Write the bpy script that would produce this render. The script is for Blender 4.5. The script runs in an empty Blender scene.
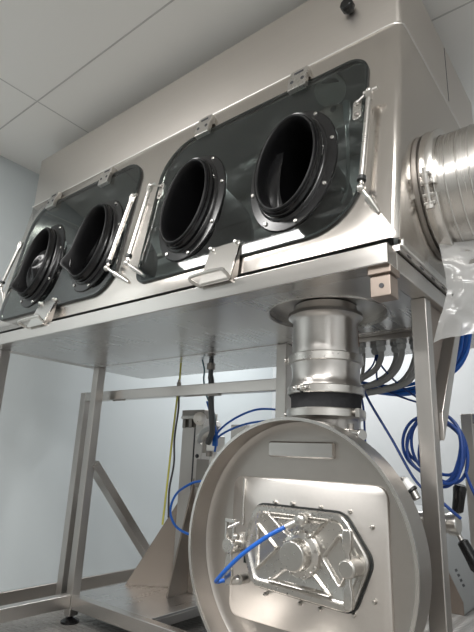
import bpy, bmesh, math, random
from mathutils import Vector as V, Matrix, noise
random.seed(4)
PI = math.pi
scene = bpy.context.scene
COL = scene.collection

# ------------------------------------------------------------------ helpers
class MB:
    """collects shapes in world coordinates, then links them as one mesh object"""
    def __init__(s):
        s.bm = bmesh.new()

    def face(s, vs):
        try:
            return s.bm.faces.new(vs)
        except ValueError:
            return None

    def box(s, x0, x1, y0, y1, z0, z1):
        c = [V((x, y, z)) for x in (x0, x1) for y in (y0, y1) for z in (z0, z1)]
        return s.hexa(c)

    def hexa(s, c):
        v = [s.bm.verts.new(p) for p in c]
        for f in ((0, 1, 3, 2), (4, 6, 7, 5), (0, 4, 5, 1), (2, 3, 7, 6), (0, 2, 6, 4), (1, 5, 7, 3)):
            s.face([v[i] for i in f])
        return s

    def bar(s, a, b, w, h=None, up=(0, 0, 1)):
        """rectangular tube from a to b"""
        h = h or w
        a, b = V(a), V(b)
        d = (b - a).normalized()
        up = V(up)
        if abs(d.dot(up)) > .98:
            up = V((0, 1, 0))
        sx = d.cross(up).normalized()
        sy = sx.cross(d).normalized()
        c = [p + sx * (i * w / 2) + sy * (j * h / 2) for p in (a, b) for i in (-1, 1) for j in (-1, 1)]
        return s.hexa(c)

    def loft(s, rings, closed=True, cap0=False, cap1=False, loop=False):
        vr = [[s.bm.verts.new(p) for p in r] for r in rings]
        n = len(vr[0])
        pairs = list(zip(vr, vr[1:]))
        if loop:
            pairs.append((vr[-1], vr[0]))
        for r0, r1 in pairs:
            for i in range(n if closed else n - 1):
                j = (i + 1) % n
                s.face([r0[i], r0[j], r1[j], r1[i]])
        if cap0:
            s.face(list(reversed(vr[0])))
        if cap1:
            s.face(vr[-1])
        return s

    def frame(s, axis):
        d = V(axis).normalized()
        u = d.cross(V((0, 0, 1)) if abs(d.z) < .9 else V((1, 0, 0))).normalized()
        return d, u, d.cross(u)

    def lathe(s, prof, o, axis=(0, 0, 1), seg=32, cap0=True, cap1=True, loop=False):
        d, u, w = s.frame(axis)
        o = V(o)
        rings = []
        for r, h in prof:
            rings.append([o + d * h + (u * math.cos(2 * PI * i / seg) + w * math.sin(2 * PI * i / seg)) * max(r, 1e-4)
                          for i in range(seg)])
        return s.loft(rings, True, cap0 and not loop, cap1 and not loop, loop)

    def cyl(s, a, b, r0, r1=None, seg=20):
        a, b = V(a), V(b)
        return s.lathe([(r0, 0), (r0 if r1 is None else r1, (b - a).length)], a, b - a, seg)

    def ball(s, o, r, axis=(0, 0, 1), seg=12, n=6, squash=1):
        prof = [(r * math.sin(PI * k / n), -r * squash * math.cos(PI * k / n)) for k in range(n + 1)]
        return s.lathe(prof, o, axis, seg, False, False)

    def tube(s, pts, r, seg=10, smooth=6):
        p = spline(pts, smooth)
        rings = []
        t0 = (p[1] - p[0]).normalized()
        u = t0.cross(V((.3, .2, 1))).normalized()
        for i, q in enumerate(p):
            t = (p[min(i + 1, len(p) - 1)] - p[max(i - 1, 0)]).normalized()
            u = (u - t * u.dot(t)).normalized()
            w = t.cross(u)
            rings.append([q + (u * math.cos(2 * PI * k / seg) + w * math.sin(2 * PI * k / seg)) * r for k in range(seg)])
        return s.loft(rings, True, True, True)

    def prism(s, outline, vec):
        """outline (3D points, planar) pushed along vec"""
        vec = V(vec)
        a = [s.bm.verts.new(V(p)) for p in outline]
        b = [s.bm.verts.new(V(p) + vec) for p in outline]
        s.face(list(reversed(a)))
        s.face(b)
        n = len(a)
        for i in range(n):
            j = (i + 1) % n
            s.face([a[i], a[j], b[j], b[i]])
        return s

    def holed(s, outer, holes):
        """planar sheet with holes (no thickness); returns outer verts"""
        es, ov = [], None
        for loop in [outer] + holes:
            vs = [s.bm.verts.new(V(p)) for p in loop]
            if ov is None:
                ov = vs
            es += [s.bm.edges.new((vs[i], vs[(i + 1) % len(vs)])) for i in range(len(vs))]
        bmesh.ops.triangle_fill(s.bm, edges=es, use_beauty=True)
        return ov

    def build(s, name, mat, parent=None, bevel=0, seg=2, solid=0, sgn=1, smooth=35, label=None, sub=0):
        bmesh.ops.recalc_face_normals(s.bm, faces=s.bm.faces[:])
        if solid:
            bmesh.ops.solidify(s.bm, geom=s.bm.faces[:], thickness=solid * sgn)
            bmesh.ops.recalc_face_normals(s.bm, faces=s.bm.faces[:])
        o = parent
        off = V((0, 0, 0))
        while o is not None:
            off += V(o.location)
            o = o.parent
        bmesh.ops.translate(s.bm, verts=s.bm.verts[:], vec=-off)
        me = bpy.data.meshes.new(name)
        for f in s.bm.faces:
            f.smooth = True
        s.bm.to_mesh(me)
        s.bm.free()
        if hasattr(me, 'set_sharp_from_angle'):
            me.set_sharp_from_angle(angle=math.radians(smooth))
        ob = bpy.data.objects.new(name, me)
        me.materials.append(mat)
        COL.objects.link(ob)
        if parent:
            ob.parent = parent
        if bevel:
            m = ob.modifiers.new('bevel', 'BEVEL'); m.width = bevel; m.segments = seg
            m.limit_method = 'ANGLE'; m.angle_limit = math.radians(40); m.harden_normals = True
        if sub:
            m = ob.modifiers.new('sub', 'SUBSURF'); m.levels = sub; m.render_levels = sub
        if label:
            ob['label'] = label
        return ob


def each(mb, name, mat, parent, **k):
    """one object per separate piece"""
    bm = mb.bm
    bm.verts.ensure_lookup_table()
    seen = set()
    out = []
    for v0 in bm.verts:
        if v0 in seen:
            continue
        isl, todo = [], [v0]
        seen.add(v0)
        while todo:
            v = todo.pop()
            isl.append(v)
            for e in v.link_edges:
                w = e.other_vert(v)
                if w not in seen:
                    seen.add(w)
                    todo.append(w)
        m = MB()
        idx = {v: m.bm.verts.new(v.co) for v in isl}
        fs = {f for v in isl for f in v.link_faces}
        for f in fs:
            m.face([idx[v] for v in f.verts])
        out.append(m.build(name, mat, parent, **k))
    bm.free()
    return out


def spline(pts, n=6):
    p = [V(q) for q in pts]
    if n <= 1 or len(p) < 3:
        return p
    e = [p[0] * 2 - p[1]] + p + [p[-1] * 2 - p[-2]]
    out = []
    for i in range(1, len(e) - 2):
        a, b, c, d = e[i - 1:i + 3]
        for k in range(n):
            t = k / n
            out.append(.5 * ((2 * b) + (c - a) * t + (2 * a - 5 * b + 4 * c - d) * t * t + (3 * b - a - 3 * c + d) * t ** 3))
    out.append(p[-1])
    return out


def thing(name, label, cat, loc, group=None):
    o = bpy.data.objects.new(name, None)
    COL.objects.link(o)
    o.location = loc
    o.empty_display_size = .1
    return tag(o, label, cat, group)


def tag(o, label, cat, group=None):
    o['label'] = label
    o['category'] = cat
    if group:
        o['group'] = group
    return o


def struct(name, mb, mat, **k):
    o = mb.build(name, mat, **k)
    o['kind'] = 'structure'
    return o


# ------------------------------------------------------------------ materials
def newmat(name):
    m = bpy.data.materials.new(name)
    m.use_nodes = True
    nt = m.node_tree
    b = nt.nodes['Principled BSDF']
    return m, nt, b


def plain(name, col, rough=.5, metal=0, spec=.5, bump=0, bscale=60, var=0):
    m, nt, b = newmat(name)
    b.inputs['Base Color'].default_value = (*col, 1)
    b.inputs['Roughness'].default_value = rough
    b.inputs['Metallic'].default_value = metal
    b.inputs['Specular IOR Level'].default_value = spec
    if bump or var:
        tc = nt.nodes.new('ShaderNodeTexCoord')
        nz = nt.nodes.new('ShaderNodeTexNoise')
        nz.inputs['Scale'].default_value = bscale
        nz.inputs['Detail'].default_value = 4
        nt.links.new(tc.outputs['Object'], nz.inputs['Vector'])
        if bump:
            bp = nt.nodes.new('ShaderNodeBump')
            bp.inputs['Strength'].default_value = bump
            bp.inputs['Distance'].default_value = .004
            nt.links.new(nz.outputs['Fac'], bp.inputs['Height'])
            nt.links.new(bp.outputs['Normal'], b.inputs['Normal'])
        if var:
            mr = nt.nodes.new('ShaderNodeMapRange')
            mr.inputs['To Min'].default_value = max(rough - var, .02)
            mr.inputs['To Max'].default_value = rough + var
            nt.links.new(nz.outputs['Fac'], mr.inputs['Value'])
            nt.links.new(mr.outputs['Result'], b.inputs['Roughness'])
    return m


def steel(name, col=(.60, .575, .55), rough=.28, stretch=(2, 120, 120), bump=0, var=.06, big=2.5):
    """brushed stainless: fine stretched grain plus broad changes of gloss"""
    m, nt, b = newmat(name)
    N, L = nt.nodes, nt.links
    b.inputs['Metallic'].default_value = 1
    tc = N.new('ShaderNodeTexCoord')
    mp = N.new('ShaderNodeMapping')
    mp.inputs['Scale'].default_value = stretch
    nz = N.new('ShaderNodeTexNoise')
    nz.inputs['Scale'].default_value = 1
    nz.inputs['Detail'].default_value = 3
    L.new(tc.outputs['Object'], mp.inputs['Vector'])
    L.new(mp.outputs['Vector'], nz.inputs['Vector'])
    n2 = N.new('ShaderNodeTexNoise')
    n2.inputs['Scale'].default_value = big
    n2.inputs['Detail'].default_value = 3
    L.new(tc.outputs['Object'], n2.inputs['Vector'])
    add = N.new('ShaderNodeMath'); add.operation = 'ADD'
    L.new(nz.outputs['Fac'], add.inputs[0]); L.new(n2.outputs['Fac'], add.inputs[1])
    mr = N.new('ShaderNodeMapRange')
    mr.inputs['From Min'].default_value = .6; mr.inputs['From Max'].default_value = 1.4
    mr.inputs['To Min'].default_value = max(.03, rough - var); mr.inputs['To Max'].default_value = rough + var
    L.new(add.outputs[0], mr.inputs['Value'])
    L.new(mr.outputs['Result'], b.inputs['Roughness'])
    cr = N.new('ShaderNodeMixRGB')
    cr.inputs['Color1'].default_value = (*[c * .97 for c in col], 1)
    cr.inputs['Color2'].default_value = (*[min(1, c * 1.03) for c in col], 1)
    L.new(nz.outputs['Fac'], cr.inputs['Fac'])
    L.new(cr.outputs['Color'], b.inputs['Base Color'])
    if bump:
        bp = N.new('ShaderNodeBump')
        bp.inputs['Strength'].default_value = bump
        bp.inputs['Distance'].default_value = .002
        L.new(nz.outputs['Fac'], bp.inputs['Height'])
        L.new(bp.outputs['Normal'], b.inputs['Normal'])
    return m


M = {}
M['steel_x'] = steel('brushed_steel_along', rough=.24, stretch=(2, 140, 140), var=.02)
M['steel_z'] = steel('brushed_steel_upright', stretch=(140, 140, 2), rough=.30, var=.02)
M['steel_y'] = steel('brushed_steel_deep', stretch=(140, 2, 140), rough=.30, var=.02)
M['housing'] = steel('satin_steel_housing', col=(.68, .64, .60), rough=.38, stretch=(2, 160, 160), var=.02)
M['face'] = steel('satin_steel_face', col=(.66, .62, .58), rough=.22, stretch=(60, 60, 3), var=.02)
M['under'] = steel('underside_steel', col=(.62, .61, .60), rough=.28, stretch=(90, 3, 90), bump=0, var=.02)
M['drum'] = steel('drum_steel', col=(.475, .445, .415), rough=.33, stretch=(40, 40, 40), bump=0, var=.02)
M['panel'] = steel('blasted_steel', col=(.68, .65, .62), rough=.44, stretch=(90, 90, 90), bump=0, var=.02)
M['pipe'] = steel('pipe_steel', col=(.60, .575, .55), rough=.30, stretch=(3, 3, 160), var=.012)
M['bright'] = steel('polished_steel', col=(.68, .66, .63), rough=.24, stretch=(60, 60, 60), bump=0, var=.012)
M['duct'] = steel('duct_steel', col=(.60, .58, .55), rough=.27, stretch=(160, 3, 3), var=.012)
M['cast'] = steel('hardware_steel', col=(.61, .59, .56), rough=.28, stretch=(80, 80, 80), bump=0, var=.012)
M['bead'] = steel('weld_bead', col=(.86, .84, .81), rough=.42, stretch=(60, 60, 60), bump=0, var=.05)
M['tube'] = steel('tube_steel', col=(.54, .515, .49), rough=.30, stretch=(120, 120, 3), var=.02)
M['dark_steel'] = steel('dull_dark_steel', col=(.30, .28, .26), rough=.45, stretch=(60, 60, 60), var=.06)
M['black'] = plain('black_rubber', (.005, .005, .0055), .19, spec=.4)
M['sleeve'] = plain('black_sleeve_rubber', (.004, .004, .0045), .42, spec=.25, bump=.05, bscale=60)
M['port'] = plain('black_port_plastic', (.006, .006, .0065), .24, spec=.5, bump=.03, bscale=200)
M['cloth'] = plain('black_boot_fabric', (.02, .02, .022), .75, spec=.3, bump=.5, bscale=45)
M['gasket'] = plain('black_gasket', (.015, .017, .017), .45)
M['blue'] = plain('blue_polyurethane_hose', (.012, .12, .52), .33)
M['navy'] = plain('dark_blue_cable', (.011, .05, .23), .4)
M['grey'] = plain('grey_conduit', (.34, .345, .34), .5, bump=.2, bscale=120)
M['gland'] = plain('grey_cable_gland', (.42, .43, .43), .5)
M['hosegrey'] = plain('dark_grey_hose', (.075, .08, .085), .5)
M['white'] = plain('white_plastic', (.72, .72, .70), .4)
M['yellow'] = plain('yellow_green_cable', (.52, .50, .10), .5)
M['orange'] = plain('orange_plastic', (.42, .13, .03), .5)
M['teal'] = plain('teal_cable', (.04, .13, .17), .45)
M['ink'] = plain('dark_marking', (.05, .05, .055), .6)
M['clear'] = plain('clear_hose', (.34, .36, .36), .25)
M['liner'] = plain('inner_liner', (.26, .27, .27), .5)
M['gusset'] = steel('dark_gusset_steel', col=(.27, .235, .205), rough=.42, stretch=(60, 60, 60))  # one even, darker steel tone for the column gussets
M['console'] = plain('pale_grey_metal', (.42, .43, .43), .45)
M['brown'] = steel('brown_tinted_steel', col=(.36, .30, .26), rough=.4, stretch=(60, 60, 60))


def glass_mat():
    m, nt, b = newmat('tinted_safety_glass')
    N, L = nt.nodes, nt.links
    N.remove(b)
    out = N['Material Output']
    tr = N.new('ShaderNodeBsdfTransparent'); tr.inputs['Color'].default_value = (.52, .565, .56, 1)
    gl = N.new('ShaderNodeBsdfGlossy'); gl.inputs['Roughness'].default_value = .035
    gl.inputs['Color'].default_value = (1, 1, 1, 1)
    fr = N.new('ShaderNodeFresnel')
    ge = N.new('ShaderNodeNewGeometry')               # same reflectance entering and leaving the sheet
    io = N.new('ShaderNodeMapRange'); io.inputs['To Min'].default_value = 1.5; io.inputs['To Max'].default_value = 1 / 1.5
    L.new(ge.outputs['Backfacing'], io.inputs['Value']); L.new(io.outputs['Result'], fr.inputs['IOR'])
    # smears left by wiping
    tc = N.new('ShaderNodeTexCoord')
    mp = N.new('ShaderNodeMapping'); mp.inputs['Scale'].default_value = (3, 3, 9)
    nz = N.new('ShaderNodeTexNoise'); nz.inputs['Scale'].default_value = 1.6; nz.inputs['Detail'].default_value = 7
    nz.inputs['Distortion'].default_value = 1.4
    L.new(tc.outputs['Object'], mp.inputs['Vector']); L.new(mp.outputs['Vector'], nz.inputs['Vector'])
    rp = N.new('ShaderNodeMapRange'); rp.inputs['From Min'].default_value = .56; rp.inputs['From Max'].default_value = .80
    rp.inputs['To Max'].default_value = .10
    L.new(nz.outputs['Fac'], rp.inputs['Value'])
    df = N.new('ShaderNodeBsdfDiffuse'); df.inputs['Color'].default_value = (.5, .53, .52, 1)
    m1 = N.new('ShaderNodeMixShader'); m2 = N.new('ShaderNodeMixShader')
    L.new(rp.outputs['Result'], m1.inputs[0]); L.new(tr.outputs[0], m1.inputs[1]); L.new(df.outputs[0], m1.inputs[2])
    L.new(fr.outputs[0], m2.inputs[0]); L.new(m1.outputs[0], m2.inputs[1]); L.new(gl.outputs[0], m2.inputs[2])
    L.new(m2.outputs[0], out.inputs['Surface'])
    return m


M['glass'] = glass_mat()


def film_mat():
    m, nt, b = newmat('thin_plastic_film')
    N, L = nt.nodes, nt.links
    N.remove(b)
    out = N['Material Output']
    tr = N.new('ShaderNodeBsdfTransparent'); tr.inputs['Color'].default_value = (.93, .93, .93, 1)
    df = N.new('ShaderNodeBsdfDiffuse'); df.inputs['Color'].default_value = (.72, .72, .71, 1)
    tl = N.new('ShaderNodeBsdfTranslucent'); tl.inputs['Color'].default_value = (.72, .72, .71, 1)
    gl = N.new('ShaderNodeBsdfGlossy'); gl.inputs['Roughness'].default_value = .12
    lw = N.new('ShaderNodeLayerWeight'); lw.inputs['Blend'].default_value = .35
    a = N.new('ShaderNodeMixShader'); a.inputs[0].default_value = .5
    L.new(df.outputs[0], a.inputs[1]); L.new(tl.outputs[0], a.inputs[2])
    c = N.new('ShaderNodeMixShader'); L.new(tr.outputs[0], c.inputs[1]); L.new(a.outputs[0], c.inputs[2])
    mr = N.new('ShaderNodeMapRange'); mr.inputs['To Min'].default_value = .58; mr.inputs['To Max'].default_value = .97
    L.new(lw.outputs['Facing'], mr.inputs['Value']); L.new(mr.outputs['Result'], c.inputs[0])
    d = N.new('ShaderNodeMixShader'); fr = N.new('ShaderNodeFresnel'); fr.inputs['IOR'].default_value = 1.4
    L.new(fr.outputs[0], d.inputs[0]); L.new(c.outputs[0], d.inputs[1]); L.new(gl.outputs[0], d.inputs[2])
    L.new(d.outputs[0], out.inputs['Surface'])
    return m


M['film'] = film_mat()


def tread_mat():
    """steel tread plate: raised lozenges turned alternately"""
    m, nt, b = newmat('tread_plate')
    N, L = nt.nodes, nt.links
    b.inputs['Metallic'].default_value = .45
    b.inputs['Roughness'].default_value = .42
    b.inputs['Base Color'].default_value = (.27, .26, .245, 1)
    tc = N.new('ShaderNodeTexCoord')
    hs = []
    for ang, off in ((45, 0), (-45, .5)):
        mp = N.new('ShaderNodeMapping')
        mp.inputs['Rotation'].default_value = (0, 0, math.radians(ang))
        mp.inputs['Scale'].default_value = (9, 19, 1)
        mp.inputs['Location'].default_value = (off, off, 0)
        vo = N.new('ShaderNodeTexVoronoi'); vo.voronoi_dimensions = '2D'
        vo.inputs['Randomness'].default_value = 0
        vo.inputs['Scale'].default_value = 1
        L.new(tc.outputs['Object'], mp.inputs['Vector']); L.new(mp.outputs['Vector'], vo.inputs['Vector'])
        lt = N.new('ShaderNodeMapRange'); lt.inputs['From Min'].default_value = .18; lt.inputs['From Max'].default_value = .34
        lt.inputs['To Min'].default_value = 1; lt.inputs['To Max'].default_value = 0
        L.new(vo.outputs['Distance'], lt.inputs['Value'])
        hs.append(lt)
    mx = N.new('ShaderNodeMath'); mx.operation = 'MAXIMUM'
    L.new(hs[0].outputs[0], mx.inputs[0]); L.new(hs[1].outputs[0], mx.inputs[1])
    bp = N.new('ShaderNodeBump'); bp.inputs['Strength'].default_value = .9; bp.inputs['Distance'].default_value = .006
    L.new(mx.outputs[0], bp.inputs['Height']); L.new(bp.outputs['Normal'], b.inputs['Normal'])
    return m


M['tread'] = tread_mat()


def grid_mat():
    """black rubber mat with small round holes"""
    m, nt, b = newmat('perforated_rubber')
    N, L = nt.nodes, nt.links
    tc = N.new('ShaderNodeTexCoord')
    vo = N.new('ShaderNodeTexVoronoi'); vo.voronoi_dimensions = '2D'
    vo.inputs['Randomness'].default_value = .15; vo.inputs['Scale'].default_value = 30
    L.new(tc.outputs['Object'], vo.inputs['Vector'])
    cr = N.new('ShaderNodeMapRange'); cr.inputs['From Min'].default_value = .25; cr.inputs['From Max'].default_value = .4
    L.new(vo.outputs['Distance'], cr.inputs['Value'])
    mix = N.new('ShaderNodeMixRGB')
    mix.inputs['Color1'].default_value = (.005, .005, .005, 1); mix.inputs['Color2'].default_value = (.045, .045, .045, 1)
    L.new(cr.outputs[0], mix.inputs['Fac']); L.new(mix.outputs[0], b.inputs['Base Color'])
    b.inputs['Roughness'].default_value = .6
    return m


M['grid'] = grid_mat()
M['wall'] = plain('pale_blue_wall_panel', (.53, .57, .58), .45, bump=.03, bscale=8)
M['wall_back'] = plain('pale_wall_panel', (.60, .615, .62), .45, bump=.03, bscale=8)
M['wall_grey'] = plain('grey_wall_panel', (.33, .335, .33), .5, bump=.03, bscale=8)
M['ceiling'] = plain('ceiling_panel', (.80, .79, .765), .55, bump=.03, bscale=8)
M['joint'] = plain('panel_joint', (.50, .49, .48), .6)
M['skirt'] = steel('skirting_steel', col=(.34, .315, .29), rough=.35, stretch=(120, 3, 120))

# ------------------------------------------------------------------ room
XL, XR, YB, YF, ZC = -3.45, 1.7, 5.0, -3.2, 3.09
struct('floor', MB().box(XL - .1, XR + .1, YF - .1, YB + .1, -.1, 0), M['tread'])
struct('ceiling', MB().box(XL - .1, XR + .1, YF - .1, YB + .1, ZC, ZC + .1), M['ceiling'])
struct('wall_left', MB().box(XL - .1, XL, YF - .1, YB + .1, 0, ZC), M['wall'])
struct('wall_back', MB().box(XL, XR, YB, YB + .1, 0, ZC), M['wall_back'])
struct('wall_right', MB().box(XR, XR + .1, YF - .1, YB + .1, 0, ZC), M['wall_back'])
struct('wall_front', MB().box(XL, XR, YF - .1, YF, 0, ZC), M['wall_grey'])
struct('baseboard_left', MB().box(XL, XL + .02, YF, YB, 0, .085), M['skirt'], bevel=.004)
struct('baseboard_back', MB().box(XL + .02, XR, YB - .02, YB, 0, .085), M['skirt'], bevel=.004)
for k, y in enumerate((.385, 1.218, 2.05)):
    struct('trim_%d' % (k + 1), MB().box(XL, XR, y - .004, y + .004, ZC - .003, ZC), M['joint'])
for k, x in enumerate((-2.67, -.6)):
    struct('trim_%d' % (k + 4), MB().box(x - .003, x + .003, YF, YB, ZC - .002, ZC), M['joint'])

# ------------------------------------------------------------------ isolator
CH_SGN = 1
XA, XB = -3.05, -.485                       # its two ends
P0 = V((0, 1.347, 1.698))
TT = V((0, .158, .987)).normalized()
NN = V((0, -.987, .158)).normalized()       # out of the sloping face


def W(x, t, off=0):
    return P0 + V((x, 0, 0)) + TT * t + NN * off


iso = thing('isolator', 'long stainless steel glovebox isolator with two dark glass windows and four black oval glove ports',
            'isolator', (-1.77, 1.7, 1.567))


def rrect(x0, x1, t0, t1, rs, n=8, off=0):
    """rounded rectangle in the face; rs = radii bl, br, tr, tl"""
    pts = []
    cs = [(x0, t0, 180, rs[0], 1, 1), (x1, t0, 270, rs[1], -1, 1), (x1, t1, 0, rs[2], -1, -1), (x0, t1, 90, rs[3], 1, -1)]
    for cx, ct, a0, r, sx, st in cs:
        for k in range(n + 1):
            a = math.radians(a0 + 90 * k / n)
            pts.append(W(cx + sx * r + r * math.cos(a), ct + st * r + r * math.sin(a), off))
    return pts


WIN = {1: (-2.945, -1.865, .03, .825), 2: (-1.69, -.605, .03, .80)}
RAD = {1: (.06, .15, .14, .17), 2: (.06, .20, .09, .20)}
T0, T1 = -.044, .905
seamp = W(0, T1)
# sloping face with its two openings, side panels, back: one folded sheet
mb = MB()
holes = []
for k in (1, 2):
    x0, x1, t0, t1 = WIN[k]
    i = .010
    holes.append(rrect(x0 + i, x1 - i, t0 + i, t1 - i, [max(r - i, .03) for r in RAD[k]]))
outer = [W(XA, T0), W(XB, T0), W(XB, T1), W(XA, T1)]
a, b, c, d = mb.holed(outer, holes)
YK = 2.6
zb, zs = outer[0].z, seamp.z
bk = [mb.bm.verts.new((x, YK, z)) for x, z in ((XA, zb), (XB, zb), (XB, zs), (XA, zs))]
mb.face([b, bk[1], bk[2], c])
mb.face([a, d, bk[3], bk[0]])
mb.face([bk[0], bk[1], bk[2], bk[3]])
mb.bm.edges.ensure_lookup_table()
be = [e for e in mb.bm.edges if {e.verts[0], e.verts[1]} in ({b, c}, {a, d})]
bmesh.ops.bevel(mb.bm, geom=be, offset=.022, segments=5, affect='EDGES', profile=.5)
mb.build('chamber', M['face'], iso, solid=.006, sgn=CH_SGN, smooth=50)
MB().box(XA + .03, XB - .03, 1.367, 1.385, 1.6205, 1.675).build('bottom_seal', M['gasket'], iso)
MB().box(XB - .016, XB + .004, 1.375, 2.58, 1.632, 1.664).build('side_lip', M['bright'], iso, bevel=.008, seg=4)
MB().box(XB - .03, XB - .006, 1.37, 2.58, 1.6205, 1.64).build('side_skirt', M['steel_y'], iso)
for k in range(6):
    MB().box(XB - .010, XB - .0045, 1.43 + k * .115, 1.462 + k * .115, 1.6215, 1.6275).build('drain_slot', M['ink'], iso)
# upper housing
mb = MB()
mb.box(XA, XB, seamp.y, YK, zs, 2.945)
bv = [e for e in mb.bm.edges if abs(e.verts[0].co.z - e.verts[1].co.z) > .1]
bmesh.ops.bevel(mb.bm, geom=bv, offset=.02, segments=5, affect='EDGES', profile=.5)
mb.build('upper_housing', M['housing'], iso, smooth=50)
mb = MB()
r = .0035
yb_ = seamp.y - r * .4
mb.tube([(XA, yb_, zs), (XB - .060, yb_, zs), (XB - .045, yb_, zs - .001), (XB - .030, yb_, zs - .003), (XB - .018, yb_ + .003, zs - .006), (XB - .006, yb_ + .012, zs - .006),
         (XB + r * .4, yb_ + .026, zs - .004), (XB + r * .4, yb_ + .05, zs - .001), (XB + r * .4, yb_ + .08, zs), (XB + r * .4, YK, zs)], r, 8, 1)
mb.build('weld_seam', M['bead'], iso)
MB().box(XB - .001, XB + .0015, 2.087, 2.0905, 2.63, 2.935).build('panel_joint', M['ink'], iso)
mb = MB()
mb.lathe([(.016, 0), (.016, .012), (.027, .016), (.027, .045), (.022, .052), (.0, .052)], (-.683, seamp.y, 2.755), (0, -1, 0), 10)
mb.build('knob', M['port'], iso, bevel=.003, label='black screw plug')
# underside and the deeper rear part
mb = MB()
circ = [V((-.905 + .228 * math.cos(2 * PI * k / 48), 1.68 + .228 * math.sin(2 * PI * k / 48), 1.562)) for k in range(48)]
mb.holed([V((-2.889, 1.367, 1.562)), V((-.562, 1.367, 1.562)), V((-.562, 2.023, 1.562)), V((-2.889, 2.023, 1.562))], [circ])
mb.build('bottom_panel', M['under'], iso, solid=.004)
MB().lathe([(.232, 1.553), (.232, 1.564), (.228, 1.564), (.228, 1.588), (.10, 1.588), (.10, 1.592), (.232, 1.592), (.232, 1.568), (.236, 1.568), (.236, 1.553)],
           (-.905, 1.68, 0), (0, 0, 1), 48, loop=True).build('discharge_collar', M['pipe'], iso)
MB().box(XA + .02, XB - .02, 2.09, YK - .005, 1.567, 1.66).build('rear_base', M['under'], iso, bevel=.006)
MB().box(-.98, -.60, 2.092, 2.20, 1.535, 1.567).build('gland_plate', M['tube'], iso, bevel=.003)

# inside the chamber
mb = MB()
mb.box(XA + .05, XB - .05, 2.16, 2.165, 1.66, 2.60)
mb.box(XA + .05, XB - .05, 1.42, 2.16, 1.655, 1.66)
mb.box(XA + .05, XB - .05, 1.53, 2.16, 2.575, 2.58)
mb.build('inner_liner', M['liner'], iso)
mb = MB()
for z, y in ((2.30, 2.10), (2.10, 2.10)):
    mb.bar((XA + .06, y, z), (XB - .06, y, z), .03)
each(mb, 'inner_rail', M['dark_steel'], iso, bevel=.004)
MB().lathe([(.055, 0), (.055, .06), (.066, .06), (.066, .068), (.050, .068), (.050, .01), (0, .01)], (-.855, 1.635, 2.555), (.35, -.72, -.60), 32).build(
    'sight_port', M['bright'], iso)
mb = MB()
mb.prism([V((-.945 + .18 * s, 1.60, 2.415 + .04 * math.sin(s * PI))) for s in [k / 8 for k in range(9)]] +
         [V((-.765, 1.60, 2.33)), V((-.945, 1.60, 2.33))], (0, .006, 0))
mb.build('inner_bracket', M['bright'], iso)
MB().cyl((-.825, 1.605, 2.425), (-.825, 1.598, 2.425), .014).build('bracket_hole', M['ink'], iso)
mb = MB()
mb.tube([(-.76, 1.59, 2.40), (-.758, 1.59, 2.3), (-.760, 1.59, 2.12), (-.765, 1.585, 2.01), (-.79, 1.58, 1.965), (-.825, 1.575, 1.985), (-.828, 1.57, 2.03), (-.805, 1.57, 2.045), (-.775, 1.58, 2.01)], .007)
mb.cyl((-.76, 1.59, 2.42), (-.759, 1.59, 2.32), .016, .012)
mb.build('spray_hose', M['clear'], iso, label='pale spray hose hanging inside the glass')

# windows: pane, ports, sleeves, bolts
def ell(cx, ct, a, b, off, n=40, dx=0, dt=0):
    return [W(cx + dx + a * math.cos(2 * PI * k / n), ct + dt + b * math.sin(2 * PI * k / n), off) for k in range(n)]


def bolt(mb, p, nrm, r=.008, h=.006):
    mb.lathe([(r, 0), (r, h * .6), (r * .7, h), (0, h)], p, nrm, 10, False, False)


def wrap(a):
    return (a + PI) % (2 * PI) - PI


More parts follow.
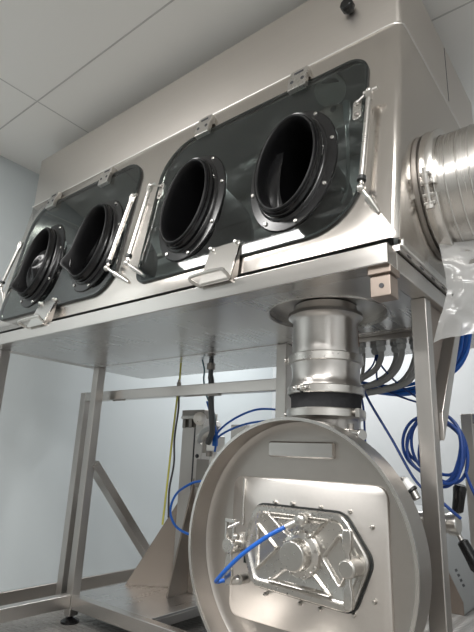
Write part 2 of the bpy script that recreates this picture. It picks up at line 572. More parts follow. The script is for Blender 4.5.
def sleeve(cx, ct, kind):
    n = 64
    mb = MB()
    rings = []
    a0, b0 = .131, .221
    sp = PI * (1.16 if kind == 'beak' else 1.22)          # where the pulled-out lip points

    def ring(a, b, off, k=0):
        out = []
        for i in range(n):
            th = 2 * PI * i / n
            x, t, o = a * math.cos(th), b * math.sin(th), off
            if kind in ('beak', 'flap') and k:
                w = math.exp(-(wrap(th - sp) / .26) ** 2)
                u = math.exp(-(wrap(th - sp) / .95) ** 2)
                g = 1 if kind == 'beak' else .8
                x -= g * k * (.030 * w + .002 * u)
                t -= g * k * .022 * w
                o += g * k * (.026 * w + .005 * u)
            out.append(W(cx + x, ct + t, o))
        rings.append(out)
    ring(a0, b0, .048); ring(a0, b0, .062, .4); ring(a0 - .002, b0 - .002, .069, .8); ring(a0 - .005, b0 - .005, .074, 1)
    ring(a0 - .009, b0 - .009, .074, 1); ring(a0 - .013, b0 - .013, .068, .9); ring(a0 - .018, b0 - .019, .045, .4); ring(a0 - .020, b0 - .022, .01)
    ring(a0 - .020, b0 - .022, -.12); ring(a0 - .024, b0 - .03, -.28); ring(a0 - .05, b0 - .06, -.34); ring(.02, .05, -.36)
    mb.loft(rings, True, False, True)

    fm = MB()

    def sheet(pts, d0, d1):
        """a fold of the sleeve: a wavy sheet whose front edge follows pts"""
        q = spline([V((x, t, o)) for x, t, o in pts], 6)
        r = []
        for m_ in range(7):
            f = m_ / 6
            r.append([W(cx + p.x + d0 * f + .012 * math.sin(f * 5 + p.y * 14), ct + p.y, p.z + d1 * f) for p in q])
        fm.loft(r, False)

    def lump(lx, lt, lo, sa, sb, so, tilt):
        rr = []
        for i in range(9):
            f = PI / 2 * i / 8
            rr.append([])
            for k in range(32):
                th = 2 * PI * k / 32
                x, t = sa * math.cos(f) * math.cos(th), sb * math.cos(f) * math.sin(th)
                w = .010 * math.sin(3 * th + f * 2)
                rr[-1].append(W(cx + lx + x * math.cos(tilt) - t * math.sin(tilt), ct + lt + x * math.sin(tilt) + t * math.cos(tilt), lo + (so + w) * math.sin(f)))
        fm.loft(rr, True, False, True)
    if kind == 'fold':
        sheet([(-.075, .12, .0), (-.058, .02, .012), (-.030, -.10, .014), (-.006, -.19, .0)], -.07, .01)
    elif kind == 'beak':
        sheet([(.035, .175, .0), (.012, .07, .015), (-.025, -.05, .020), (-.062, -.12, .015)], .05, -.20)
    elif kind == 'flap':
        lump(.022, -.045, -.02, .072, .165, .095, -.30)
    return mb, fm


PORTS = {1: [(-2.605, .340, 'flap'), (-2.085, .340, 'beak')], 2: [(-1.41, .357, 'open'), (-.89, .355, 'fold')]}
for k in (1, 2):
    x0, x1, t0, t1 = WIN[k]
    mb = MB()
    side = 'window_door'
    # ring gasket is part of the door; pane is the door's sheet with port holes
    outl = rrect(x0, x1, t0, t1, RAD[k], off=.002)
    ph = [ell(cx, ct, .150, .238, .002) for cx, ct, _ in PORTS[k]]
    mb.holed(outl, ph)
    door = mb.build('window_door', M['glass'], iso, solid=.012)
    mb = MB()
    e = .007
    o1 = rrect(x0 - .002, x1 + .002, t0 - .002, t1 + .002, RAD[k], off=.000)
    o2 = rrect(x0 - .002, x1 + .002, t0 - .002, t1 + .002, RAD[k], off=.010)
    i2 = rrect(x0 + e, x1 - e, t0 + e, t1 - e, [max(r - e, .02) for r in RAD[k]], off=.010)
    i1 = rrect(x0 + e, x1 - e, t0 + e, t1 - e, [max(r - e, .02) for r in RAD[k]], off=.000)
    mb.loft([o1, o2, i2, i1], loop=True)
    mb.build('edge_gasket', M['gasket'], door)
    for cx, ct, kind in PORTS[k]:
        mb = MB()
        mb.loft([ell(cx, ct, .189, .276, .008), ell(cx, ct, .190, .277, .014), ell(cx, ct, .186, .273, .020), ell(cx, ct, .154, .241, .024),
                 ell(cx, ct, .150, .237, .032), ell(cx, ct, .146, .233, .035), ell(cx, ct, .141, .229, .035), ell(cx, ct, .139, .227, -.02),
                 ell(cx, ct, .160, .25, -.02), ell(cx, ct, .165, .255, .006)], loop=True)
        mb.build('glove_port', M['port'], door, smooth=45)
        mb = MB()
        mb.loft([ell(cx, ct, .137, .226, .030), ell(cx, ct, .143, .232, .044), ell(cx, ct, .141, .230, .050), ell(cx, ct, .138, .227, .052),
                 ell(cx, ct, .138, .228, .064), ell(cx, ct, .136, .226, .068), ell(cx, ct, .130, .220, .066), ell(cx, ct, .128, .217, .030)], loop=True)
        mb.build('cuff_ring', M['black'], door, smooth=60)
        sm, fm = sleeve(cx, ct, kind)
        sm.build('glove_sleeve', M['sleeve'], door, smooth=70)
        if fm.bm.verts:
            fm.build('sleeve_fold', M['black'], door, smooth=80)
        for j in range(8):
            th = 2 * PI * (j + .35) / 8
            mb = MB()
            bolt(mb, W(cx + .173 * math.cos(th), ct + .260 * math.sin(th), .021), NN, .0085, .007)
            mb.build('port_bolt', M['bright'], door)

# hinges over the top edge of the windows
for hx, ht in ((-1.429, .835), (-.904, .832), (-2.174, .822), (-2.726, .845)):
    mb = MB()
    mb.prism([W(hx - .043, ht - .070, .014), W(hx + .043, ht - .070, .014), W(hx + .043, ht + .000, .014), W(hx - .043, ht + .000, .014)], NN * .024)
    mb.prism([W(hx - .042, ht + .003, 0), W(hx + .042, ht + .003, 0), W(hx + .042, ht + .042, 0), W(hx - .042, ht + .042, 0)], NN * .030)
    hg = mb.build('hinge', M['cast'], iso, bevel=.003)
    mb = MB()
    for dx in (-.024, .026):
        mb.cyl(W(hx + dx, ht - .030, .038), W(hx + dx, ht - .030, .0392), .0085, seg=12)
    mb.prism([W(hx - .022, ht + .018, .030), W(hx + .022, ht + .018, .030), W(hx + .022, ht + .028, .030), W(hx - .022, ht + .028, .030)], NN * .0012)
    each(mb, 'hinge_screw', M['ink'], hg)
    MB().cyl(W(hx - .043, ht + .001, .018), W(hx + .043, ht + .001, .018), .011).build('hinge_pin', M['cast'], hg)


# gas struts beside the windows
def strut(top, bot, end, gx, plate=True):
    tx, t_t = top; bx, bt = bot; ex, et = end
    a, b = W(tx, t_t, .045), W(bx, bt, .045)
    dd = (b - a).normalized()
    mb = MB()
    mb.cyl(a + dd * .02, a.lerp(b, .90), .0105, seg=16)
    st = mb.build('gas_strut', M['cast'], iso)
    mb = MB()
    mb.cyl(a.lerp(b, .88), b - dd * .01, .0075, seg=12)
    mb.build('strut_rod', M['bright'], st)
    mb = MB()
    mb.lathe([(.015, 0), (.015, .014)], a.lerp(b, .895), dd, 14)
    mb.build('strut_seal', M['gasket'], st)
    mb = MB()
    mb.ball(b, .015)
    mb.build('strut_joint', M['cast'], st)
    mb = MB()
    mb.ball(a, .014)
    mb.cyl(a - V((.022, 0, 0)), a + V((.030, 0, 0)), .007, seg=10)
    mb.bar(a, a + dd * .035, .018, .022)
    mb.build('strut_joint', M['cast'], st)
    # stud to the body at the foot
    e0 = W(ex, et, .004)
    mb = MB()
    mb.cyl(b, b.lerp(e0, .45), .007, .008, 12)
    mb.cyl(b.lerp(e0, .40), e0, .014, .006, 14)
    mb.build('foot_stud', M['cast'], st)
    if plate:
        px = gx
        mb = MB()
        mb.loft([[W(px + .017 * math.cos(q), t_t - .03 + (.055 if math.sin(q) > 0 else -.055) * .55 + .017 * math.sin(q), o) for q in [2 * PI * i / 20 for i in range(20)]] for o in (.008, .018)], True, True, True)
        mb.cyl(W(px, t_t, .018), a, .006, seg=10)
        br = mb.build('strut_bracket', M['cast'], st, bevel=.002)
        mb = MB()
        for dt in (-.055, -.005):
            bolt(mb, W(px, t_t + dt, .018), NN, .009, .006)
        each(mb, 'bracket_screw', M['dark_steel'], st)


strut((-.576, .550), (-.590, .137), (-.545, .055), -.635)
strut((-1.705, .558), (-1.735, .130), (-1.635, .062), -1.655)
strut((-1.830, .540), (-1.885, .138), (-1.745, .055), -1.885, False)
strut((-2.915, .552), (-2.985, .262), (-2.96, .16), -2.905, False)


# latches under each window: clip plate, wire bail, two screws
def latch(xa, xb, ra, rb, tt):
    lo = -.10
    mb = MB()
    mb.prism([W(xa, tt + .014, .015), W(xb, tt + .014, .015), W(xb + .012, lo, .056), W(xa + .012, lo, .056)], NN * .003)
    la = mb.build('latch', M['bright'], iso)
    mb = MB()
    mb.prism([W(xb + .001, tt, .012), W(xb + .012, lo, .054), W(xb + .012, lo, .016)], V((.0025, 0, 0)))
    mb.build('latch_gusset', M['dark_steel'], la)
    mb = MB()
    mb.tube([W(ra + .02, lo + .012, .050), W(ra + .002, lo + .024, .080), W(ra + .02, lo + .034, .088), W(rb - .02, lo + .034, .088), W(rb, lo + .026, .080), W(rb + .008, lo + .012, .055)], .0068, 8, 4)
    mb.build('latch_bail', M['cast'], la)
    for bx in (xa + .014, xb - .012):
        mb = MB()
        mb.lathe([(.013, 0), (.013, .007), (.008, .009), (.008, .020), (.004, .023), (0, .023)], W(bx, tt + .004, .014), NN, 12)
        mb.build('latch_screw', M['cast'], la, bevel=.001)


latch(-1.24, -1.09, -1.255, -1.085, .080)
latch(-2.47, -2.31, -2.50, -2.30, .055)

# ------------------------------------------------------------------ stand of the isolator
st = thing('isolator_stand', 'welded square tube stainless stand carrying the isolator', 'stand', (-1.7, 1.68, 0))
ZT, ZU = 1.62, 1.555
XS0, XS1, YS0, YS1 = -2.95, -.50, 1.29, 2.085
MB().box(XS0, XS1, YS0, YS0 + .075, ZU, ZT).build('front_beam', M['steel_x'], st, bevel=.004)
MB().box(XS0, XS1, YS1 - .06, YS1, ZU, ZT - .03).build('back_beam', M['steel_x'], st, bevel=.004)
for x in (XS0, XS1 - .06):
    MB().box(x, x + .06, YS0 + .075, YS1 - .06, ZU, ZT - (.005 if x > -1 else .03)).build('side_beam', M['steel_y'], st, bevel=.004)


def post(x0, y0, z0, z1, w=.06, foot=True):
    p = MB().box(x0, x0 + w, y0, y0 + w, z0, z1).build('post', M['tube'], st, bevel=.004)
    if foot:
        mb = MB()
        mb.lathe([(.055, 0), (.055, .012), (.03, .026), (.012, .03), (.012, z0 + .005)], (x0 + w / 2, y0 + w / 2, 0), (0, 0, 1), 20)
        mb.build('levelling_foot', M['port'], p, label='black levelling foot')


post(-.566, 1.65, .06, ZU, .053)
post(-2.95, 1.37, .04, ZU)
post(-2.90, 2.03, .04, ZU)
post(-1.375, 2.02, .06, ZU)
MB().box(-2.905, -2.845, 1.43, 2.03, .088, .160).build('lower_rail', M['steel_y'], st, bevel=.004)
mb = MB()
mb.prism([(-.545, 1.71, 1.08), (-.545, 1.71, 1.17), (-.545, 1.99, 1.555), (-.545, 2.05, 1.555)], (.045, 0, 0))
mb.build('corner_brace', M['tube'], st, bevel=.003)
mb = MB()
mb.prism([(-.53, 1.712, 1.25), (-.53, 1.712, 1.552), (-.53, 1.93, 1.552)], (.006, 0, 0))
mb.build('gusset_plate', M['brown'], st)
mb = MB()
mb.box(-.565, -.503, 1.312, 1.372, 1.465, 1.528)
mb.box(-.570, -.498, 1.306, 1.378, 1.533, 1.556)
mb.box(-.560, -.508, 1.318, 1.366, 1.526, 1.536)
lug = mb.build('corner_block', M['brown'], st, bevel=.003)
MB().cyl((-.530, 1.3125, 1.497), (-.530, 1.310, 1.497), .0075).build('threaded_hole', M['ink'], lug)

mb = MB()
mb.bar((-2.87, 2.09, .925), (-2.87, 2.78, .165), .055, .085, (1, 0, 0))
mb.build('diagonal_brace', M['tube'], st, bevel=.004)

# ------------------------------------------------------------------ rear rail frame
rf = thing('rear_frame', 'square tube frame behind the stand with one upright and a long top rail', 'frame', (-3.0, 2.17, 0))
MB().box(-3.175, -3.115, 2.14, 2.20, 0, 1.41).build('post', M['tube'], rf, bevel=.004)
MB().box(-3.115, -1.30, 2.14, 2.20, 1.345, 1.408).build('top_rail', M['steel_x'], rf, bevel=.004)
mb = MB()
mb.box(-2.79, -2.66, 2.138, 2.14, 1.335, 1.345)
mb.box(-1.93, -1.84, 2.138, 2.16, 1.335, 1.345)
each(mb, 'rail_clip', M['dark_steel'], rf)

# ------------------------------------------------------------------ base platform
bp = thing('base_platform', 'low grey steel platform with square tube edge under the lifting column', 'platform', (-2.5, 2.6, 0))
mb = MB()
mb.box(-2.90, -2.20, 2.09, 3.25, .138, .150)
mb.build('deck', M['under'], bp, bevel=.002)
MB().box(-2.84, -.9, 2.035, 2.09, .080, .152).build('front_tube', M['steel_x'], bp, bevel=.004)
MB().box(-2.25, -2.20, 2.09, 3.2, .09, .138).build('side_tube', M['steel_y'], bp, bevel=.004)
MB().box(-2.90, -2.2, 3.2, 3.25, .09, .138).build('back_tube', M['steel_x'], bp, bevel=.004)
MB().box(-2.90, -2.85, 2.09, 3.2, .09, .138).build('left_tube', M['steel_y'], bp, bevel=.004)
for x, y in ((-2.87, 3.22), (-2.225, 3.22), (-.95, 2.065), (-2.225, 2.065)):
    MB().lathe([(.045, 0), (.045, .012), (.012, .02), (.012, .092)], (x, y, 0), (0, 0, 1), 16).build('platform_foot', M['port'], bp)

mt = MB().box(-2.19, -1.1, 2.10, 3.4, 0, .012).build('floor_mat', M['grid'], None)
tag(mt, 'black perforated rubber mat on the floor beside the platform', 'mat')

# ------------------------------------------------------------------ lifting column
lc = thing('lifting_column', 'upright steel lifting column with triangular gussets left of the drum', 'column', (-2.48, 2.7, .15))
CX0, CX1, CY0, CY1 = -2.585, -2.385, 2.62, 2.77
mb = MB()
mb.box(CX0, CX0 + .115, CY0, CY0 + .012, .15, 1.195)          # front cover
mb.box(CX0, CX0 + .012, CY0 + .012, CY1, .15, 1.30)
mb.box(CX0, CX1, CY1 - .012, CY1, .15, 1.30)
mb.build('column_body', M['tube'], lc, bevel=.003)
MB().box(CX0 + .132, CX1, CY0 - .004, CY1 - .012, .15, 1.30).build('guide_rail', M['tube'], lc, bevel=.004)
mb = MB()
mb.box(CX0 - .005, CX1 + .01, CY0 - .01, CY0 + .05, 1.255, 1.315)
mb.box(CX0, CX0 + .03, CY0 - .006, CY0 + .02, 1.19, 1.26)
mb.box(CX0 + .06, CX0 + .09, CY0 - .003, CY0 + .02, 1.19, 1.26)
mb.build('column_head', M['dark_steel'], lc, bevel=.004)
mb = MB()
mb.cyl((CX0 + .01, CY0 - .02, 1.262), (CX1 - .02, CY0 - .02, 1.262), .012)
mb.build('cross_shaft', M['cast'], lc)
MB().lathe([(.045, 0), (.045, .03), (.02, .034), (.02, .05), (0, .05)], (CX1 - .02, CY0 - .015, 1.25), (.6, -.8, 0), 24).build('roller', M['cast'], lc)
mb = MB()
mb.cyl((CX1 - .035, CY0 - .006, 1.00), (CX1 - .035, CY0 - .010, 1.00), .014)
mb.build('column_bolt', M['ink'], lc)
MB().box(CX0 + .117, CX0 + .130, CY0, CY0 + .03, .15, 1.19).build('slide_slot', M['ink'], lc)
# gussets
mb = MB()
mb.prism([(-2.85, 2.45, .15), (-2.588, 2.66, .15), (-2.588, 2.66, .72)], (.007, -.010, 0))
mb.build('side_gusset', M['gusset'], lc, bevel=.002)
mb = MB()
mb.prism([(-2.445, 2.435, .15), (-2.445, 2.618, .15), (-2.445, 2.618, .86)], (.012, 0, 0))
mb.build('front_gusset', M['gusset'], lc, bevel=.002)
# carriage and arm that hold the drum from behind
mb = MB()
mb.box(-2.38, -.83, 2.60, 2.70, .56, .66)
mb.build('lifting_arm', M['steel_x'], lc, bevel=.006)
MB().box(-.98, -.83, 1.905, 2.60, .60, .66).build('drum_bracket', M['steel_y'], lc, bevel=.006)
mb = MB()
mb.box(-2.375, -2.25, 2.56, 2.60, .80, .98)
mb.build('carriage', M['dark_steel'], lc, bevel=.006)
mb = MB()
mb.box(-2.12, -2.00, 2.60, 2.68, .66, 1.21)
mb.build('limit_post', M['tube'], lc, bevel=.005)

# valve assembly hanging beside the column
va = thing('valve_assembly', 'small steel valve block with clips and blue hose connectors beside the column head', 'valve', (-2.1, 2.4, 1.05))
mb = MB()
mb.cyl((-2.17, 2.36, 1.10), (-2.02, 2.33, 1.17), .035, .03)
mb.cyl((-2.03, 2.33, 1.175), (-1.99, 2.32, 1.19), .022)
mb.box(-2.06, -1.98, 2.30, 2.38, 1.03, 1.12)
mb.build('valve_body', M['cast'], va, bevel=.006)
MB().tube([(-2.15, 2.34, 1.09), (-2.11, 2.32, 1.14), (-2.04, 2.31, 1.165), (-1.99, 2.31, 1.155)], .018).build('clip_handle', M['gland'], va)
mb = MB()
mb.cyl((-2.12, 2.36, 1.11), (-2.115, 2.36, 1.02), .022)
mb.cyl((-2.075, 2.34, 1.11), (-2.07, 2.34, 1.00), .018)
each(mb, 'connector', M['dark_steel'], va)
mb = MB()
mb.cyl((-2.07, 2.38, 1.05), (-2.07, 2.38, .90), .024)
mb.cyl((-2.07, 2.38, .91), (-2.07, 2.38, .80), .045)
mb.build('valve_stem', M['cast'], va, bevel=.004)
MB().box(-2.002, -1.975, 2.285, 2.31, 1.06, 1.13).build('hose_connector', M['blue'], va, bevel=.004)

# ------------------------------------------------------------------ drum
DX, DZ, DY0, DY1, DR = -.904, .728, 1.40, 1.505, .406
dr = thing('drum', 'large round stainless drum with open rim and bolted six sided hatch in its end', 'drum', (DX, 1.68, .32))
mb = MB()
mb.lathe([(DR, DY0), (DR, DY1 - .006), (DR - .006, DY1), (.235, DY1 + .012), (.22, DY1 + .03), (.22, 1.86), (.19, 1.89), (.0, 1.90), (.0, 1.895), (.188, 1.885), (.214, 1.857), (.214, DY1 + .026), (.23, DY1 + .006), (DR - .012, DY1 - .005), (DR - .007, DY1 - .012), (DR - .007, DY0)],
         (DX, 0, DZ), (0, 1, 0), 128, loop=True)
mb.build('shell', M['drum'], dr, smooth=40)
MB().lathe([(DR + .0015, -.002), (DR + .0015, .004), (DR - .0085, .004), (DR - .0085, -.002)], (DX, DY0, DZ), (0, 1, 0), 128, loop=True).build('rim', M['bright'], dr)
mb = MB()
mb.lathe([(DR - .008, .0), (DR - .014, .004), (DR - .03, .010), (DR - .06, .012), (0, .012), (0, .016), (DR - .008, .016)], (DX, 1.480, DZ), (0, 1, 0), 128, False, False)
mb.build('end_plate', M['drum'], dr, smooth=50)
DP = 1.492


def dplane(pts, y):
    return [V((x, y, z)) for x, z in pts]


def rr2(x0, x1, z0, z1, r, n=6):
    pts = []
    for cx, cz, a0 in ((x0 + r, z0 + r, 180), (x1 - r, z0 + r, 270), (x1 - r, z1 - r, 0), (x0 + r, z1 - r, 90)):
        for k in range(n + 1):
            a = math.radians(a0 + 90 * k / n)
            pts.append((cx + r * math.cos(a), cz + r * math.sin(a)))
    return pts


def inset(pts, d):
    cx = sum(p[0] for p in pts) / len(pts); cz = sum(p[1] for p in pts) / len(pts)
    n = len(pts); out = []
    for i in range(n):
        p0, p1, p2 = V(pts[i - 1]), V(pts[i]), V(pts[(i + 1) % n])
        e1 = (p1 - p0).normalized(); e2 = (p2 - p1).normalized()
        n1 = V((-e1.y, e1.x)); n2 = V((-e2.y, e2.x))
        m = (n1 + n2)
        m = m / max(m.dot(n1), .3)
        s = 1 if (V((cx, cz)) - p1).dot(n1 + n2) > 0 else -1
        out.append(tuple(p1 + m * d * s))
    return out


def roundpoly(pts, r, n=5):
    out = []
    m = len(pts)
    for i in range(m):
        p0, p1, p2 = V(pts[i - 1]), V(pts[i]), V(pts[(i + 1) % m])
        a = p1 + (p0 - p1).normalized() * r; b = p1 + (p2 - p1).normalized() * r
        for k in range(n + 1):
            t = k / n
            out.append(tuple(a * (1 - t) ** 2 + p1 * 2 * t * (1 - t) + b * t * t))
    return out


# flat raised field round the hatch
fld = rr2(-1.186, -.606, .487, .938, .038)
mb = MB()
mb.loft([dplane(fld, DP + .004), dplane(fld, DP - .004), dplane(inset(fld, .004), DP - .008)], True, False, True)
mb.build('hatch_field', M['panel'], dr, smooth=50)
# blank name plate
pl = rr2(-1.031, -.776, 1.008, 1.061, .010)
mb = MB()
mb.loft([dplane(pl, DP + .004), dplane(pl, DP - .012), dplane(inset(pl, .005), DP - .018)], True, False, True)
mb.build('blank_plate', M['steel_x'], dr, smooth=30)
# hatch with pressed ribs
HX = [(-1.068, .850), (-.742, .850), (-.655, .726), (-.718, .584), (-1.076, .600), (-1.120, .724)]
hx = roundpoly(list(reversed(HX)), .030)
y0 = DP - .010
mb = MB()
mb.loft([dplane(hx, y0 + .004), dplane(hx, y0 - .022), dplane(inset(hx, .004), y0 - .026), dplane(inset(hx, .018), y0 - .026), dplane(inset(hx, .024), y0 - .018),
         dplane(inset(hx, .030), y0 - .016)], True, False, True)
hatch = mb.build('hatch', M['cast'], dr, smooth=40, label='six sided pressed steel hatch')
MB().loft([dplane(inset(hx, -.006), y0 + .004), dplane(inset(hx, -.006), y0 - .006), dplane(inset(hx, .006), y0 - .006), dplane(inset(hx, .006), y0 + .004)],
          loop=True).build('hatch_gasket', M['gasket'], hatch)
HC = V((-.888, .718))
yh = y0 - .016


def pressed(pts, r, h=.016, w=.011):
    """raised frame running round a pressed panel"""
    q = roundpoly(pts, r)
    mb = MB()
    mb.loft([dplane(q, yh + .002), dplane(inset(q, .003), yh - h * .75), dplane(inset(q, w * .5), yh - h), dplane(inset(q, w), yh - h * .75), dplane(inset(q, w + .004), yh + .002)], loop=True)
    mb.build('pressed_rib', M['cast'], hatch, smooth=60)


pressed([(-1.060, .800), (-1.060, .640), (-.968, .722)], .016, .014, .009)
pressed([(-.752, .800), (-.815, .722), (-.752, .640), (-.700, .722)], .016, .014, .009)
pressed([(-1.020, .826), (-.935, .762), (-.850, .762), (-.785, .826)], .016, .014, .009)
pressed([(-1.020, .622), (-.775, .614), (-.850, .684), (-.930, .684)], .016, .014, .009)
mb = MB()
mb.lathe([(.070, 0), (.067, .012), (.056, .016), (.047, .018), (.045, .056), (.041, .062), (0, .062)], (HC.x, yh + .002, HC.y), (0, -1, 0), 40)
mb.build('hatch_hub', M['cast'], hatch, bevel=.002, smooth=40)
mb = MB()
for k in range(8):
    a = 2 * PI * k / 8 + .3
    bolt(mb, V((HC.x + .064 * math.cos(a), yh - .015, HC.y + .064 * math.sin(a))), (0, -1, 0), .006, .006)
each(mb, 'hub_screw', M['cast'], hatch)
for x, z in ((-1.0, .862), (-.93, .863), (-.825, .860), (-.725, .857), (-1.03, .578), (-.90, .575), (-.83, .573), (-.72, .578), (-.655, .82), (-.655, .625)):
    mb = MB()
    bolt(mb, V((x, DP - .008, z)), (0, -1, 0), .0065, .014)
    mb.build('field_stud', M['cast'], dr)


# wing clamps left and right of the hatch
def clamp(cx, cz, left):
    mb = MB()
    yb = DP - .008
    if left:
        mb.lathe([(.038, 0), (.032, .012), (.026, .014), (.026, .078), (.022, .084), (0, .084)], (cx, yb, cz), (0, -1, 0), 28)
    else:
        mb.lathe([(.026, 0), (.026, .085), (.021, .09), (0, .09)], (cx, yb, cz), (0, -1, 0), 28)
    c = mb.build('wing_clamp', M['cast'], dr, bevel=.001)
    yk = yb - .070
    if left:
        mb = MB()
        for dx in (-.016, .016):
            mb.bar((cx + dx, yk, cz + .02), (cx + dx, yk, cz + .075), .007, .012)
        mb.bar((cx - .02, yk, cz + .078), (cx + .02, yk, cz + .078), .012, .012)
        mb.cyl((cx + .0, yk - .012, cz + .055), (cx + .035, yk + .005, cz + .075), .005)
        mb.cyl((cx + .02, yk, cz + .03), (cx + .034, yk, cz + .03), .010)
        mb.build('clamp_fork', M['bright'], c, bevel=.001)
        MB().cyl((cx, DP - .01, cz + .06), (cx - .0, DP - .01, cz + .215), .0045).build('clamp_rod', M['bright'], c)
        mb = MB()
        mb.loft([[V((cx + s * .018 * w, yk + q * .006, z)) for s, q in ((-1, -1), (1, -1), (1, 1), (-1, 1))] for z, w in ((cz - .02, .5), (cz - .05, .7), (cz - .09, 1), (cz - .12, .5))], True, True, True)
        mb.build('clamp_wing', M['bright'], c, bevel=.003)
        MB().box(cx + .022, cx + .042, yb - .02, yb, cz - .055, cz - .03).build('clamp_pad', M['gasket'], c)
    else:
        for sgn in (1, -1):
            mb = MB()
            secs = [(.015, .009), (.04, .009), (.055, .016), (.088, .016), (.100, .014), (.104, .009)]
            mb.loft([[V((cx + s * w * .9, yk - .004 + q * (.007 if i < 2 else .010), cz + sgn * z)) for s, q in ((-1, -1), (1, -1), (1, 1), (-1, 1))] for i, (z, w) in enumerate(secs)], True, True, True)
            mb.build('clamp_wing', M['bright'], c, bevel=.004)
        MB().lathe([(.023, 0), (.023, .016), (.019, .021), (0, .021)], (cx, yk + .004, cz), (0, -1, 0), 24).build('clamp_boss', M['cast'], c, bevel=.002)


clamp(-1.135, .716, True)
clamp(-.700, .712, False)
mb = MB()
mb.box(-.995, -.815, 1.885, 1.90, .56, .76)
mb.build('back_mount', M['tube'], dr)

# blue hose looped over the hatch
hs = thing('hatch_hose', 'blue air hose looping across the drum hatch between two steel fittings', 'hose', (-1.0, 1.42, .62))
MB().tube([(-.905, 1.425, .805), (-.965, 1.395, .768), (-1.04, 1.372, .712), (-1.10, 1.372, .662), (-1.155, 1.385, .616), (-1.178, 1.405, .600), (-1.165, 1.425, .603), (-1.13, 1.44, .611)], .0068, 12, 8).build(
    'hose', M['blue'], hs)
mb = MB()
mb.cyl((-.878, 1.448, .822), (-.918, 1.415, .797), .013, .012)
mb.cyl((-.876, 1.462, .820), (-.876, 1.425, .822), .016)
mb.ball((-.872, 1.44, .822), .02)
mb.build('elbow_fitting', M['cast'], hs)
mb = MB()
mb.cyl((-1.14, 1.438, .606), (-1.112, 1.450, .610), .013)
mb.cyl((-1.112, 1.484, .612), (-1.112, 1.438, .612), .016)
mb.build('end_fitting', M['cast'], hs)

# ------------------------------------------------------------------ discharge chute
ch = thing('discharge_chute', 'vertical stainless pipe with clamp rings and black sleeve between isolator and drum', 'pipe', (-.905, 1.68, 1.05))
PX, PY = -.914, 1.68


def pipe(prof, name, mat, parent=ch, seg=64, **k):
    return MB().lathe(prof, (PX, PY, 0), (0, 0, 1), seg, **k).build(name, mat, parent, smooth=40)


pipe([(.124, 1.37), (.128, 1.384), (.126, 1.41), (.125, 1.515), (.132, 1.530), (.144, 1.538), (.144, 1.551), (.126, 1.554), (.122, 1.584), (.118, 1.584), (.121, 1.52), (.121, 1.37)], 'upper_spool', M['pipe'], loop=True)
pipe([(.126, 1.37), (.134, 1.364), (.133, 1.352), (.129, 1.338), (.127, 1.30), (.131, 1.278), (.140, 1.266), (.140, 1.24), (.121, 1.24), (.121, 1.37)], 'middle_spool', M['pipe'], loop=True)
pipe([(.120, 1.160), (.138, 1.160), (.138, 1.172), (.131, 1.178), (.130, 1.20), (.131, 1.225), (.137, 1.235), (.139, 1.245), (.120, 1.245)], 'sleeve', M['cloth'], loop=True)
pipe([(.126, .93), (.126, 1.14), (.130, 1.15), (.138, 1.155), (.138, 1.165), (.119, 1.165), (.119, .93)], 'lower_spool', M['pipe'], loop=True)
for z0, z1, rr, a in ((1.354, 1.387, .141, 205), (1.236, 1.266, .144, 262), (1.152, 1.183, .146, 185)):
    mb = MB()
    rings = []
    n = 60
    d = math.radians(a)
    for k in range(n + 1):
        th = d + math.radians(3) + (2 * PI - math.radians(6)) * k / n
        rings.append([V((PX + r_ * math.cos(th), PY + r_ * math.sin(th), z)) for r_, z in
                      ((rr - .018, z0 - .001), (rr - .002, z0), (rr, z0 + .003), (rr, z1 - .003), (rr - .002, z1), (rr - .018, z1 + .001))])
    mb.loft(rings, True, True, True)
    cr = mb.build('clamp_ring', M['cast'], ch, smooth=30)
    mb = MB()
    dv = V((math.cos(d), math.sin(d), 0)); tv = V((-dv.y, dv.x, 0))
    c0 = V((PX, PY, (z0 + z1) / 2)) + dv * (rr + .010)
    for q in (-1, 1):
        mb.bar(c0 + tv * (q * .011) - dv * .012, c0 + tv * (q * .011) + dv * .008, .008, .018)
    mb.cyl(c0 - tv * .024, c0 + tv * .026, .0045, seg=10)
    mb.ball(c0 + tv * .026, .008); mb.ball(c0 - tv * .024, .008)
    mb.build('clamp_bolt', M['cast'], cr, bevel=.001)
mb = MB()
mb.cyl((-.800, 1.645, 1.167), (-.752, 1.63, 1.171), .010)
mb.box(-.766, -.750, 1.615, 1.645, 1.150, 1.182)
mb.build('clamp_lug', M['cast'], ch, bevel=.002)

vf = thing('vent_fitting', 'small silver cylindrical fitting on the drum top just right of the pipe', 'fitting', (-.73, 1.58, 1.09))
mb = MB()
mb.cyl((-.775, 1.56, 1.095), (-.715, 1.535, 1.087), .016)
mb.cyl((-.716, 1.5355, 1.087), (-.700, 1.528, 1.085), .019)
mb.build('fitting_body', M['bright'], vf, bevel=.003)
mb = MB()
mb.cyl((-.765, 1.58, 1.03), (-.765, 1.565, 1.10), .014)
mb.cyl((-.755, 1.56, 1.095), (-.755, 1.56, 1.125), .010)
mb.build('fitting_stem', M['dark_steel'], vf)

tc = thing('toggle_catch', 'small white and black toggle catch on the right edge of the drum by the post', 'catch', (-.56, 1.52, .93))
mb = MB()
mb.cyl((-.580, 1.54, .955), (-.556, 1.54, .930), .017)
mb.build('catch_body', M['white'], tc, bevel=.004)
mb = MB()
mb.cyl((-.557, 1.54, .931), (-.552, 1.54, .926), .0175)
mb.build('catch_band', M['gasket'], tc)
mb = MB()
mb.cyl((-.552, 1.54, .926), (-.540, 1.54, .905), .012)
mb.build('catch_tip', M['cast'], tc, bevel=.002)
MB().box(-.645, -.570, 1.515, 1.545, .957, .966).build('catch_base', M['cast'], tc, bevel=.003)

